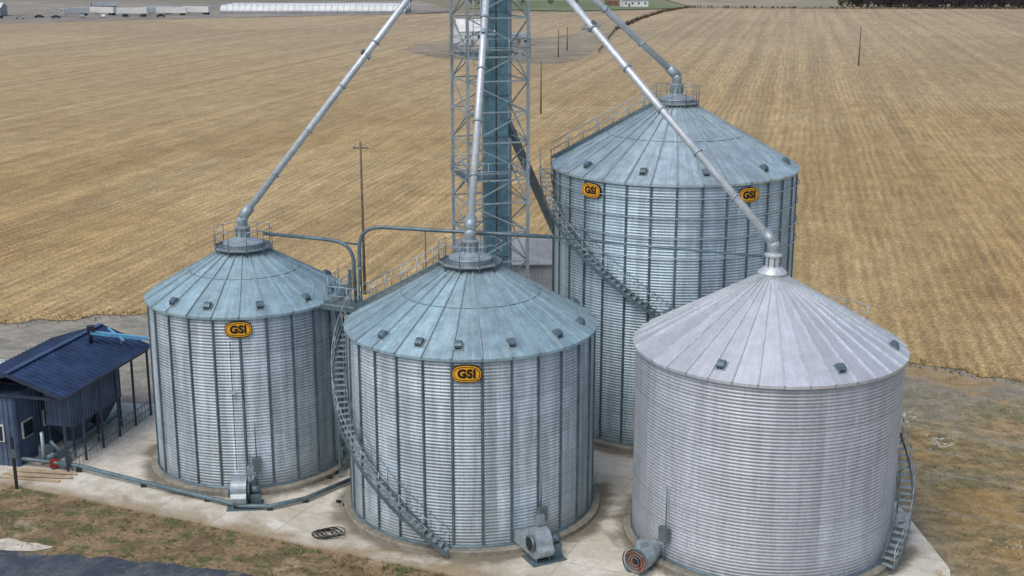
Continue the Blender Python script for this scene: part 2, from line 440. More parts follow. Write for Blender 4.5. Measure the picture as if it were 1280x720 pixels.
def make_bin(key, wallcol, roofcol, stair=None, vents=(), logos=(), platform=None, winds=0, roofstair=None, npan=None, wvar=.2, streak=.3, metal=.5, rvar=.15, mott=.18, rc=.95):
    bx, by, R, H, ns = BINS[key]
    E = empty('grain_bin', (bx, by, 0))
    mb = MB(); mb.lathe([(R+.45, .1), (R+.45, .34), (R+.38, .40), (R-.1, .40)], 96, M['concrete'], smooth=False); mb.obj('footing', E)
    wm = wall_mat('bin_wall_'+key, wallcol, R, (ns or 28)/2, wvar, streak, metal)
    segs = (ns*6) if ns else 192
    corr_wall(R, .38, H, segs, wm, pitch=.165, amp=.02).obj('wall', E)
    mb = MB(); mb.lathe([(R+.1, .4), (R+.1, .5), (R+.02, .52)], 96, M['steel_dk']); mb.obj('base_flange', E)
    if ns:
        mb = MB()
        for k in range(ns):
            a = 2*math.pi*(k+.5)/ns
            er = pol(1, a, 0)
            mb.beam(pol(R+.05, a, .42), pol(R+.05, a, H-.02), .07, .08, M['steel_dk'], up=er)
            mb.beam(pol(R+.03, a, .42), pol(R+.03, a, H-.02), .14, .02, M['steel_dk'], up=er)
        mb.obj('stiffeners', E)
    npan = npan or (ns if ns else 30)
    rm = roof_mat('bin_roof_'+key, roofcol, npan, var=rvar, mott=mott)
    Re = R+.17; sl = math.tan(D2R(29.5))
    zc = H+.05+(Re-rc)*sl
    rz = lambda r: zc-(r-rc)*sl
    mb = MB()
    mb.lathe([(Re-.02, H-.10), (Re, H-.08), (Re, H+.05), (Re*.72, rz(Re*.72)), (Re*.4, rz(Re*.4)), (rc, zc)], npan*4, rm, smooth=True)
    mb.lathe([(Re-.02, H-.10), (R-.05, H-.06)], npan*4, M['steel_dk'])
    sharpen(mb.obj('roof', E), .4)
    mb = MB()
    for k in range(npan):
        a = 2*math.pi*(k+.5)/npan
        mb.beam(pol(rc, a, zc+.03), pol(Re+.03, a, rz(Re+.03)+.03), .06, .10, M['steel'] if key != 'd' else M['steel_lt'])
    if ns:
        r = Re*.55; mb.sweep([pol(r, 2*math.pi*k/(npan), rz(r)+.015) for k in range(npan)], .022, M['steel_dk'], 5, True)
    mb.obj('roof_ribs', E)
    mb = MB(); pm = M['steel'] if key != 'd' else M['steel_lt']
    zt = zc+(.22 if rc > .8 else .12)
    mb.lathe([(rc+.12, zc-.10), (rc+.12, zt), (rc+.16, zt+.02), (rc+.14, zt+.07), (.42, zt+.30), (.36, zt+.34), (.36, zt+.8), (.42, zt+.82), (.42, zt+.9), (.27, zt+.94), (.27, zt+1.15)], 28, pm, cap_top=True)
    for k in range(8):
        a = math.pi*k/4; mb.beam(pol(.38, a, zt+.36), pol(.38, a, zt+.8), .05, .04, M['steel_dk'], up=pol(1, a, 0))
    sharpen(mb.obj('peak_cap', E), .5)
    mb = MB()
    for a in vents: vent(mb, R, rz, D2R(a), M['steel_dk'])
    if vents:
        a = D2R(100); c = pol(R*.7, a, rz(R*.7)+.1); mb.box(c, (.8, .8, .25), M['steel'], a, math.atan(sl))
    mb.obj('roof_vents', E)
    if platform:
        mb = MB(); peak_platform(mb, zc+.02, rc+.15, platform); mb.obj('peak_platform', E)
    if stair: spiral_stair(R, D2R(stair[0]), H-.1, D2R(stair[1]), stair[2]).obj('spiral_stairs', E)
    if winds:
        mb = MB()
        for i in range(winds):
            z = H-.75-i*1.12
            mb.sweep([pol(R+.16, 2*math.pi*k/96, z) for k in range(96)], .035, M['steel'], 6, True)
        mb.obj('wind_rings', E)
    if roofstair:
        mb = MB(); a = D2R(roofstair); et = Vector((-math.sin(a), math.cos(a), 0))
        r1, r0 = Re+.1, (platform or 1.2)
        n = int((r1-r0)/.3)
        for sgn in (-1, 1):
            o = et*.38*sgn
            mb.beam(pol(r1, a, rz(r1)+.2)+o, pol(r0, a, rz(r0)+.2)+o, .05, .16, M['steel_dk'])
            for h in (1.15, .7): mb.tube(pol(r1, a, rz(r1)+h)+o, pol(r0, a, rz(r0)+h)+o, .024, M['steel'], 6)
            for k in range(0, n+1, 3):
                r = r1+(r0-r1)*k/n; mb.tube(pol(r, a, rz(r)+.1)+o, pol(r, a, rz(r)+1.15)+o, .024, M['steel'], 6)
        for k in range(n):
            r = r1+(r0-r1)*(k+.5)/n; mb.box(pol(r, a, rz(r)+.26), (.24, .74, .03), M['grate'], a)
        mb.obj('roof_stairs', E)
    for a, z in logos: logo(E, R, D2R(a), z)
    mb = MB(); a = D2R(60); er = pol(1, a, 0)
    mb.beam(pol(R+.08, a, .9), pol(R+.08, a, 2.9), 1.1, .06, M['steel'], up=er)
    mb.beam(pol(R+.12, a, 1.0), pol(R+.12, a, 2.8), .9, .05, M['steel_dk'], up=er); mb.obj('access_door', E)
    return E, zt+.94

galv = lin(192, 205, 212)
Ea, za = make_bin('a', galv, lin(170, 198, 206), vents=(232, 258, 290, 322, 350, 30, 140), logos=((277, 9.3),), platform=1.6, wvar=.18, streak=.28, metal=.42)
Eb, zb = make_bin('b', galv, lin(168, 196, 204), stair=(155, 262, .45), vents=(225, 247, 266, 291, 318, 342, 20, 110), logos=((270, 9.25),), platform=1.6, roofstair=158, wvar=.18, streak=.28, metal=.42)
Ec, zc_ = make_bin('c', lin(182, 201, 210), lin(186, 206, 213), stair=(176, 350, .45), vents=(215, 248, 278, 312, 340, 30, 100), logos=((224, 15.2), (297, 15.2)), platform=1.35, winds=4, roofstair=166, wvar=.14, streak=.24, metal=.42)
Ed, zd = make_bin('d', lin(190, 195, 203), lin(212, 216, 222), stair=(68, -42, .45), vents=(238, 291, 340, 60, 140), npan=36, wvar=.1, streak=.16, metal=.35, rvar=.1, mott=.08, rc=.55)

mb = MB(); rail_poly(mb, [pol(6.5, D2R(a), 10.0) for a in (30, 42, 54, 66)], M['steel'], .95, 1.); mb.obj('eave_rail', Ed)

# catwalk
Ecw = empty('catwalk', (-9., 66.4, 0)); mb = MB()
p, q = Vector((-1.35, .65, 9.95)), Vector((1.2, -.55, 9.95)); dv = (q-p).normalized(); pr = Vector((-dv.y, dv.x, 0))
mb.beam(p, q, 1.5, .08, M['grate'])
for s_ in (-1, 1):
    mb.beam(p+pr*.76*s_-Vector((0, 0, .1)), q+pr*.76*s_-Vector((0, 0, .1)), .08, .22, M['steel_dk']); rail_poly(mb, [p+pr*.74*s_, q+pr*.74*s_], M['steel'], 1.1, .8)
mb.obj('walkway', Ecw)
mb = MB()
c0 = Vector((-14.85+9., 69.1-66.4, 0))
pts = [c0+pol(5.55, D2R(a), 10.0) for a in (-28, -14, 0, 12)]
for a, b in zip(pts[:-1], pts[1:]): mb.beam(a, b, .75, .06, M['grate'])
rail_poly(mb, [c0+pol(5.9, D2R(a), 10.0) for a in (-20, -8, 4, 14)], M['steel'], 1.1, .8)
rail_poly(mb, [c0+pol(5.15, D2R(a), 10.2) for a in (-20, -8, 4, 14)], M['steel'], 1.0, .8)
mb.obj('eave_landing', Ecw)
mb = MB()
for dx, dy in ((-.5, -.5), (.5, -.5), (.5, .5), (-.5, .5)): mb.beam((dx, dy, .1), (dx, dy, 9.9), .09, .09, M['steel_dk'])
for i in range(8):
    z = .4+i*1.2
    for (a, b) in (((-.5, -.5), (.5, -.5)), ((.5, -.5), (.5, .5)), ((.5, .5), (-.5, .5)), ((-.5, .5), (-.5, -.5))):
        mb.beam((a[0], a[1], z), (b[0], b[1], z+1.2), .05, .05, M['steel_dk'])
mb.obj('support_frame', Ecw)

# ------------------------------------------------------------------ elevator tower
TX, TY = -1.3, 74.6
Et = empty('elevator_tower', (TX, TY, 0))
rot = Matrix.Rotation(D2R(17), 3, 'Z'); hw = 1.78
cor = [rot @ Vector((a*hw, b*hw, 0)) for a, b in ((-1, -1), (1, -1), (1, 1), (-1, 1))]
mb = MB(); TH = 34.
for c in cor: mb.beam(c+Vector((0, 0, .1)), c+Vector((0, 0, TH)), .16, .16, M['steel'], up=rot @ Vector((0, 1, 0)))
mb.obj('legs', Et)
mb = MB(); bay = 1.75; nb = int(TH/bay)
for i in range(nb):
    z0 = .2+i*bay; z1 = z0+bay
    for k in range(4):
        a, b = cor[k], cor[(k+1) % 4]; m_ = (a+b)/2
        Z0 = Vector((0, 0, z0)); Z1 = Vector((0, 0, z1))
        mb.beam(a+Z0, b+Z0, .08, .08, M['steel'])
        if i % 2 == 0: mb.beam(a+Z0, b+Z1, .07, .07, M['steel'])
        else: mb.beam(b+Z0, a+Z1, .07, .07, M['steel'])
        if k in (0, 2): mb.beam((a if i % 2 else b)+Z0, m_+Z1, .05, .05, M['steel_dk'])
mb.obj('lattice_bracing', Et)
mb = MB()
for i, dx in enumerate((-.0, .78)):
    c = rot @ Vector((dx, 0.2, 0))
    mb.beam(c+Vector((0, 0, .2)), c+Vector((0, 0, TH+1)), .5, .66, M['teal'], up=rot @ Vector((1, 0, 0)))
    for k in range(14): mb.box(c+Vector((0, 0, 1+k*2.4)), (.74, .6, .08), M['steel_dk'], D2R(17))
c = rot @ Vector((.36, .2, 0)); mb.box(c+Vector((0, 0, TH+1.6)), (2.0, .8, 1.3), M['teal'], D2R(17)); mb.box(c+Vector((0, 0, .8)), (1.9, .9, 1.4), M['teal'], D2R(17))
mb.obj('bucket_elevator', Et)
mb = MB()
for s_ in (-.22, .22):
    c = rot @ Vector((-1.1+s_, -1.35, 0)); mb.beam(c+Vector((0, 0, .3)), c+Vector((0, 0, TH)), .04, .05, M['steel_lt'])
for i in range(int(TH/.35)):
    c = rot @ Vector((-1.1, -1.35, 0)); d = rot @ Vector((.22, 0, 0)); z = Vector((0, 0, .4+i*.35))
    mb.tube(c-d+z, c+d+z, .015, M['steel_lt'], 5)
for z in (8.5, 15.5, 22.5, 29.2):
    mb.box(rot @ Vector((-.9, 0, 0))+Vector((0, 0, z)), (1.5, 3.3, .06), M['grate'], D2R(17))
    pp = [c*1.05+Vector((0, 0, z)) for c in cor]; rail_poly(mb, pp, M['steel'], 1.05, 1.2, True)
mb.obj('ladder_and_landings', Et)
DZ = 30.4
mb = MB(); mb.lathe([(.2, DZ+2.6), (.3, DZ+1.3), (1.0, DZ+.7), (1.0, DZ-.1), (.35, DZ-.7)], 24, M['steel'], c=(-.1, -.9, 0)); mb.obj('distributor', Et)
mb = MB(); mb.beam((1.0, 1.2, 18.6), (4.2, 9.8, 10.2), .4, .36, M['steel_dk']); mb.beam((1.3, 1.0, 17.4), (4.4, 9.6, 9.2), .1, .1, M['steel_dk'])
mb.beam((4.2, 9.8, 10.4), (4.2, 9.8, .1), .35, .35, M['steel_dk'])
mb.obj('discharge_chute', Et)

# ------------------------------------------------------------------ spouts
def spout(top, bot, bars=(), truss=False, r=.19):
    E = empty('grain_spout', bot); b = Vector(bot); tv = Vector(top)-b
    mb = MB(); L = tv.length; d = tv.normalized()
    mb.sweep([d*.1, d*(L*.5), tv], r, M['steel_lt'], 14)
    k = 3.0
    while k < L:
        mb.tube(d*(k-.05), d*(k+.05), r*1.35, M['steel'], 14); k += 3.05
    mb.tube(d*.75, d*-.05, r*1.5, M['steel'], 14)
    mb.sweep([d*.12, Vector((0, 0, -.1)), Vector((0, 0, -.5))], [r*1.5, r*1.6, r*1.4], M['steel'], 14)
    side = d.cross(Vector((0, 0, 1))).normalized(); upv = side.cross(d)
    for f in bars:
        c = d*(L*f); mb.beam(c-side*.62-upv*.15, c+side*.62-upv*.15, .1, .1, M['steel']); mb.beam(c-upv*.3, c+upv*.3, .2, .25, M['steel_dk'])
        for s_ in (-1, 1): mb.beam(c+side*.6*s_-upv*.25, c+side*.6*s_+upv*.2, .06, .06, M['steel'])
    if truss:
        o = side*truss+upv*.25
        mb.tube(d*1.2+o, d*L+o, .085, M['steel'], 8)
        k = 2.
        while k < L:
            mb.beam(d*k, d*k+o, .06, .06, M['steel_dk']); k += 3.
    mb.obj('spout_pipe', E); return E
top = (TX-.1, TY-.9, DZ)
spout((top[0]-.6, top[1]-.2, top[2]+.1), (-14.85, 69.1, za+.45), bars=(.53, .87))
spout((top[0]+.3, top[1]-.6, top[2]), (-2.1, 63.0, zb+.45), bars=(.6,))
spout((top[0]+.7, top[1]+.3, top[2]), (9.8, 76.7, zc_+.45), truss=.75)
spout((top[0]+.5, top[1]-.5, top[2]), (12.4, 59.2, zd+.5), bars=(.62,))

# ------------------------------------------------------------------ overhead transfer pipes
E = empty('overhead_pipe', (-8.1, 66.2, 0)); mb = MB()
def arc(p, q, r_, n=6):
    return [p.lerp(r_, i/n).lerp(r_.lerp(q, i/n), i/n) for i in range(n+1)]
O = Vector((-8.1, 66.2, 0))
A = lambda x, y, z: Vector((x, y, z))-O
pa = [A(-13.6, 68.6, 13.35), A(-10.3, 67.2, 13.35)] + arc(A(-9.6, 66.9, 13.33), A(-8.45, 66.5, 12.2), A(-8.5, 66.5, 13.3)) + [A(-8.4, 66.5, 9.2)]
mb.sweep(pa, .1, M['steel_dk'], 10)
pb = [A(-8.1, 66.2, .2), A(-8.1, 66.2, 12.6)] + arc(A(-8.1, 66.2, 13.0), A(-6.8, 65.9, 14.25), A(-8.1, 66.2, 14.25)) + [A(-4, 64.9, 14.3), A(-1.6, 64.3, 14.3), A(2, 63.3, 14.3)]
mb.sweep(pb, .1, M['steel_dk'], 10)
mb.sweep([A(2, 63.3, 14.3), A(7, 61.2, 14.25), A(11.9, 59.4, 14.2)], .06, M['steel_dk'], 8)
for z in (4, 8, 12): mb.lathe([(.16, z-.05), (.16, z+.05)], 12, M['steel'], c=A(-8.1, 66.2, 0))
mb.obj('pipe_run', E)
mb = MB()
mb.sweep([A(-13.4, 69.0, 13.25), A(-8.3, 67.4, 13.0)], .05, M['steel_dk'], 6)
mb.beam(A(-8.7, 66.6, .1), A(-8.7, 66.6, 11.8), .12, .12, M['steel_dk'])
for (x, y) in ((-4.5, 65.05), (-.5, 63.95)): mb.beam(A(x, y, 12.2), A(x, y, 14.2), .06, .06, M['steel_dk'])
mb.obj('pipe_supports', E)

# ground pipe
E = empty('ground_pipe', (-18, 64, 0)); mb = MB(); O2 = Vector((-18, 64, 0))
P = [(-40, 71, .5), (-28.9, 68.0, .55), (-24.2, 66.7, .5), (-20, 64.6, .42), (-16.1, 62.7, .36), (-14.2, 61.7, .34), (-12.6, 61.6, .34), (-10.9, 62.6, .34), (-8.8, 65.2, .34)]
mb.sweep([Vector(p)-O2 for p in P], .12, M['steel_dk'], 10)
for p in P[1:8]: mb.box(Vector(p)-O2-Vector((0, 0, p[2]-.2)), (.3, .12, .3), M['dark'])
mb.obj('pipe_run', E)

# ------------------------------------------------------------------ fans
def cfan(key, adeg, axial=False, off=1.5):
    bx, by, R, H, ns = BINS[key]; a = D2R(adeg)
    er = pol(1, a, 0); et = Vector((-math.sin(a), math.cos(a), 0)); U = Vector((0, 0, 1))
    base = Vector((bx, by, 0))+er*(R+off)
    E = empty('aeration_fan', base); mb = MB()
    yaw = a
    if not axial:
        n = 28; vs = []; w = .4
        for s_ in (-w, w):
            for k in range(n):
                th = 2*math.pi*k/n; rad = .6+.22*(k/n)
                vs.append(er*(math.cos(th)*rad)+et*s_+U*(1.05+math.sin(th)*rad))
        fs = [tuple(range(n)), tuple(range(2*n-1, n-1, -1))]+[(k, n+k, n+(k+1) % n, (k+1) % n) for k in range(n)]
        mb.add(vs, fs, M['steel'])
        for s_ in (-1, 1):
            mb.tube(U*1.05+et*w*s_, U*1.05+et*(w+.16)*s_, .4, M['steel_dk'], 20); mb.tube(U*1.05+et*(w+.165)*s_, U*1.05+et*(w+.17)*s_, .33, M['dark'], 20)  # flat dark disc: shade of the open inlet put into colour
        p0, p1 = er*-.3+U*.6, er*(-off)+U*.85
        vs = [p0+et*.39-U*.3, p0-et*.39-U*.3, p0-et*.39+U*.35, p0+et*.39+U*.35, p1+et*.65-U*.25, p1-et*.65-U*.25, p1-et*.65+U*.25, p1+et*.65+U*.25]
        mb.add(vs, [(0, 1, 2, 3), (7, 6, 5, 4), (0, 4, 5, 1), (1, 5, 6, 2), (2, 6, 7, 3), (3, 7, 4, 0)], M['steel'])
        mb.tube(U*1.05+et*.58, U*1.05+et*1.05, .19, M['steel_dk'], 14)
        mb.box(et*.82+U*.5, (.5, .5, .66), M['steel_dk'], yaw)
        for c in (er*.35+et*.35, er*.35-et*.35, er*-.35+et*.35, er*-.35-et*.35, et*.9+er*.2, et*.9-er*.2): mb.beam(c+U*.12, c+U*.6, .07, .07, M['steel_dk'])
        mb.box(U*.15+et*.25, (1.3, 1.8, .07), M['steel_dk'], yaw)
        mb.beam(er*-.9+et*.5+U*.2, er*-.9+et*.5+U*2.6, .05, .05, M['steel_dk']); mb.box(er*-.9+et*.5+U*1.7, (.2, .35, .5), M['steel'], yaw)
    else:
        d = (er+et*.35).normalized()
        mb.sweep([d*-1.4+U*.75, d*-.35+U*.75], [.38, .58], M['steel'], 24, cap=False)
        mb.sweep([d*-.35+U*.75, d*.55+U*.75], .58, M['steel'], 28, cap=False)
        mb.sweep([d*.5+U*.75, d*.6+U*.75], [.66, .68], M['steel_dk'], 28, cap=False)
        mb.tube(d*.3+U*.75, d*.32+U*.75, .57, M['orange'], 24)
        mb.tube(d*.32+U*.75, d*.5+U*.75, .17, M['dark'], 16)
        sd = d.cross(U)
        for k in range(7):
            th = 2*math.pi*k/7; q = sd*math.cos(th)+U*math.sin(th); mb.beam(d*.38+U*.75+q*.15, d*.38+U*.75+q*.52, .17, .02, M['rust'], up=(d+q.cross(d)*.6).normalized())
        for rr_ in (.2, .35, .5): mb.sweep([d*.56+U*.75+(sd*math.cos(2*math.pi*k/20)+U*math.sin(2*math.pi*k/20))*rr_ for k in range(20)], .012, M['steel'], 5, True)
        for s_ in (-1, 1):
            mb.beam(sd*.4*s_+d*.3+U*.12, sd*.3*s_+d*.3+U*.45, .08, .08, M['steel_dk']); mb.beam(sd*.4*s_-d*.3+U*.12, sd*.3*s_-d*.3+U*.45, .08, .08, M['steel_dk'])
        mb.box(U*1.45, (.4, .35, .3), M['steel'], yaw)
    mb.obj('fan_body', E)
    return E
cfan('a', 275, off=1.7); cfan('b', 296, off=1.5); cfan('d', 214, True, off=1.3)
for key, adeg in (('a', 283), ('b', 303), ('d', 217)):
    bx, by, R, H, ns = BINS[key]; a = D2R(adeg); mb = MB()
    mb.box(pol(R+.25, a, 1.8), (.25, .5, .7), M['grate'], a); mb.tube(pol(R+.15, a, 2.1), pol(R+.15, a, 4.2), .03, M['steel_dk'], 6)
    mb.tube(pol(R+.2, a, .2), pol(R+.2, a, 1.5), .03, M['steel_dk'], 6)
    mb.obj('control_box', {'a': Ea, 'b': Eb, 'd': Ed}[key])
mb = MB(); a = D2R(272); mb.tube(pol(5.5, a, 1.5), pol(5.5, a, 8.6), .02, M['dark'], 5); mb.box(pol(5.5, a, 5.9), (.12, .3, .2), M['steel_lt'], a); mb.obj('sensor_cable', Ea)

# hose coil: two loose overlapping coils
mb = MB(); pts = []
for k in range(210):
    th = k*2*math.pi/30; g = k/210; r = .5+.12*math.sin(k*.21)+.02*random.random(); pts.append((r*math.cos(th)-.3+.75*g, r*math.sin(th)*.95+.1*math.sin(k*.11), .16+k*.0008))
mb.sweep(pts, .025, M['dark'], 6)
mb.obj('hose_coil', None, (-9.2, 58.5, 0))
mb = MB()
for i in range(5): mb.box((random.uniform(-.4, .4), i*.3, .18+.03*(i % 2)), (3.6, .18, .05), M['plank'], random.uniform(-.08, .08)-.1)
mb.obj('plank_stack', None, (-26.3, 65.6, 0))
def rubble(name, loc, n, sp, mat, sz=.25):
    mb = MB()
    for i in range(n):
        s_ = random.uniform(.3, 1)*sz
        mb.box((random.gauss(0, sp), random.gauss(0, sp), s_*.25), (s_*random.uniform(.8, 2), s_, s_*.5), mat, random.uniform(0, 3), random.uniform(-.3, .3))
    mb.obj(name, None, loc)
rubble('rubble_pile', (24.3, 76.3, .0), 34, .6, M['debris'], .16)
rubble('rubble_pile', (25.6, 71.5, .0), 30, .45, M['debris'], .16)
rubble('rubble_pile', (24.6, 57.6, .0), 12, .5, M['debris'], .13)
rubble('scrap_boards', (19.9, 54., .05), 8, .5, M['plank'], .3)
rubble('scrap_boards', (-10.3, 66.2, .14), 5, .3, M['dark'], .3)
rubble('scrap_boards', (-8.6, 62.4, .14), 6, .25, M['dark'], .3)

# weeds
mb = MB(); mats = [simple('weed_green', lin(96, 102, 62), .9, 0, 2, .4), simple('weed_tan', lin(150, 132, 92), .9, 0, 2, .4)]
def tuft(x, y, h, m):
    for k in range(7):
        a = random.uniform(0, 6.28); l = h*random.uniform(.5, 1); dx, dy = math.cos(a)*l*.6, math.sin(a)*l*.6
        mb.add([(x-dy*.12, y+dx*.12, .03), (x+dy*.12, y-dx*.12, .03), (x+dx, y+dy, l)], [(0, 1, 2)], m)
for i in range(900):
    x = -32+random.random()*30; ye = 65.3-(x+28.1)*.429; yb = 57.1-(max(x, -25)+25)*.2
    tuft(x, random.uniform(yb, ye), random.uniform(.08, .3), random.choice(mats))
for i in range(1500):
    x = random.uniform(21, 42); y = random.uniform(50, 84-max(0, (x-30))*.5)
    if math.sin(x*.6+y*.35)+math.sin(y*.8-x*.3) < -.1: continue
    tuft(x, y, random.uniform(.06, .24), random.choice(mats))
for i in range(1800):
    k = random.randrange(2, 10); a = Vector(edge[k]); b = Vector(edge[k+1]); c = a.lerp(b, random.random())
    tuft(c.x+random.gauss(0, .6), c.y+random.gauss(0, .6), random.uniform(.1, .4), mats[1] if random.random() < .7 else mats[0])
mb.obj('weeds')

# ------------------------------------------------------------------ navy shed
A0 = Vector((-22.5, 76., 0)); e = Vector((-.22, -.975, 0)).normalized(); nn = Vector((e.y, -e.x, 0))
if nn.x > 0: nn = -nn
Es = empty('metal_shed', A0)
P3 = lambda s_, t_, z: e*s_+nn*t_+Vector((0, 0, z))
mb = MB(); L = 9.9; W = 3.3
def quad(mb, a, b, c, d, th, mat):
    nrm = (Vector(b)-Vector(a)).cross(Vector(d)-Vector(a)).normalized()
    if nrm.z < 0: nrm = -nrm
    o = nrm*th; vs = [Vector(p) for p in (a, b, c, d)]; vs += [p-o for p in vs]
    mb.add(vs, [(0, 1, 2, 3), (7, 6, 5, 4), (0, 4, 5, 1), (1, 5, 6, 2), (2, 6, 7, 3), (3, 7, 4, 0)], mat)
quad(mb, P3(-.1, -.1, 4.6), P3(L, -.1, 4.6), P3(L, W, 5.75), P3(-.1, W, 5.75), .08, M['navy_roof'])
quad(mb, P3(-.1, W+.01, 5.75), P3(L, W+.01, 5.75), P3(L, 2*W+.3, 4.6), P3(-.1, 2*W+.3, 4.6), .08, M['navy_roof'])
k = 0.1
while k < L:
    mb.beam(P3(k, -.1, 4.63), P3(k, W, 5.78), .05, .05, M['navy_roof']); mb.beam(P3(k, W, 5.78), P3(k, 2*W+.3, 4.63), .05, .05, M['navy_roof']); k += .42
mb.beam(P3(-.15, W, 5.8), P3(L+.05, W, 5.8), .35, .06, M['navy_roof'])
for s_ in (-.12, L+.02):
    mb.beam(P3(s_, -.1, 4.55), P3(s_, W, 5.7), .06, .2, M['navy_dk']); mb.beam(P3(s_, W, 5.7), P3(s_, 2*W+.3, 4.55), .06, .2, M['navy_dk'])
mb.obj('roof', Es)
mb = MB()
for k in range(6):
    s_ = .15+k*1.9
    mb.beam(P3(s_, .15, .1), P3(s_, .15, 4.55), .12, .12, M['navy_dk'])
    mb.beam(P3(s_, .15, 4.4), P3(s_, 6.4, 4.4), .1, .16, M['navy_dk'])
mb.beam(P3(0, .15, 4.42), P3(L-.2, .15, 4.42), .12, .2, M['navy_dk'])
for z in (.6, 1.1): mb.beam(P3(0, .15, z), P3(L-.2, .15, z), .05, .05, M['steel_dk'])
for k in range(26): mb.tube(P3(.1+k*.38, .15, .12), P3(.1+k*.38, .15, 1.1), .018, M['steel_dk'], 5)
mb.obj('posts_and_rails', Es)
mb = MB()
def wallbox(mb, s0, s1, t0, t1, z0, z1, mat, rib=.3):
    quad(mb, P3(s0, t0, z1), P3(s1, t0, z1), P3(s1, t1, z1), P3(s0, t1, z1), z1-z0, mat)
    k = s0+.1
    while k < s1:
        for t_ in (t0-.02, t1+.02): mb.beam(P3(k, t_, z0), P3(k, t_, z1), .05, .05, mat)
        k += rib
    k = t0+.1
    while k < t1:
        for s_ in (s0-.02, s1+.02): mb.beam(P3(s_, k, z0), P3(s_, k, z1), .05, .05, mat)
        k += rib
wallbox(mb, 2.2, 7.6, .9, 2.6, 2.0, 4.2, M['navy'])
mb.obj('raised_bin_housing', Es)
mb = MB()
for s0 in (2.4, 5.1):
    c = [P3(s0, 1., 2.0), P3(s0+2.4, 1., 2.0), P3(s0+2.4, 2.5, 2.0), P3(s0, 2.5, 2.0), P3(s0+.9, 1.4, .8), P3(s0+1.5, 1.4, .8), P3(s0+1.5, 2, .8), P3(s0+.9, 2, .8)]
    mb.add(c, [(0, 4, 5, 1), (1, 5, 6, 2), (2, 6, 7, 3), (3, 7, 4, 0), (4, 7, 6, 5)], M['navy_dk'])
for s_ in (2.3, 4.9, 7.5):
    for t_ in (1., 2.5): mb.beam(P3(s_, t_, .1), P3(s_, t_, 2.0), .12, .12, M['navy_dk'])
mb.tube(P3(1.2, 1.7, .6), P3(9.2, 1.7, .6), .2, M['steel_dk'], 12)
mb.box(P3(9.3, 1.2, .45), (.5, .35, .4), M['red'], .3); mb.tube(P3(8.8, .6, .55), P3(9.5, .6, .55), .25, M['steel_dk'], 14)
mb.box(P3(8.6, 2.1, .7), (.8, .6, .9), M['steel_dk'], .3); mb.tube(P3(9.2, 1.9, .4), P3(9.2, 1.9, 2.2), .1, M['steel'], 10)
mb.tube(P3(8.3, .9, .3), P3(8.9, 1.6, 1.6), .09, M['steel_dk'], 8); mb.box(P3(8.2, 1.5, .4), (.9, .5, .5), M['steel_dk'], .1)
mb.obj('hoppers_and_motor', Es)
mb = MB()
wallbox(mb, .3, 9.5, 3.3, 6.5, .12, 4.35, M['navy'])
mb.obj('office_walls', Es)
mb = MB()
for s_ in (3.5, 6.4, 8.5):
    mb.beam(P3(s_-.5, 3.24, 2.1), P3(s_+.5, 3.24, 2.1), .1, 1.0, M['white']); mb.beam(P3(s_-.43, 3.2, 2.1), P3(s_+.43, 3.2, 2.1), .1, .86, M['glass'])
mb.beam(P3(9.58, 4.0, 2.1), P3(9.58, 5.0, 2.1), .1, 1.0, M['white']); mb.beam(P3(9.62, 4.07, 2.1), P3(9.62, 4.93, 2.1), .1, .86, M['glass'])
mb.obj('windows', Es)
mb = MB()
mb.beam(P3(2.6, 2.4, 6.1), P3(.6, -.2, 5.3), .3, .2, M['blue']); mb.beam(P3(.9, 2.2, 5.9), P3(1.9, .6, 5.5), .1, .1, M['blue'])
mb.tube(P3(2.6, 2.4, 5.4), P3(2.6, 2.4, 6.5), .12, M['dark'], 10); mb.box(P3(2.5, 2.4, 6.3), (.45, .45, .35), M['dark'], .3)
mb.tube(P3(.6, -.2, 5.3), P3(-.9, -2.2, 3.9), .09, M['steel'], 8); mb.tube(P3(-.9, -2.2, 3.9), P3(-.9, -2.2, .1), .07, M['steel_dk'], 8)
mb.beam(P3(1.2, 1.2, 4.9), P3(1.2, 1.2, 5.6), .08, .08, M['steel'])
mb.obj('roof_conveyor', Es)

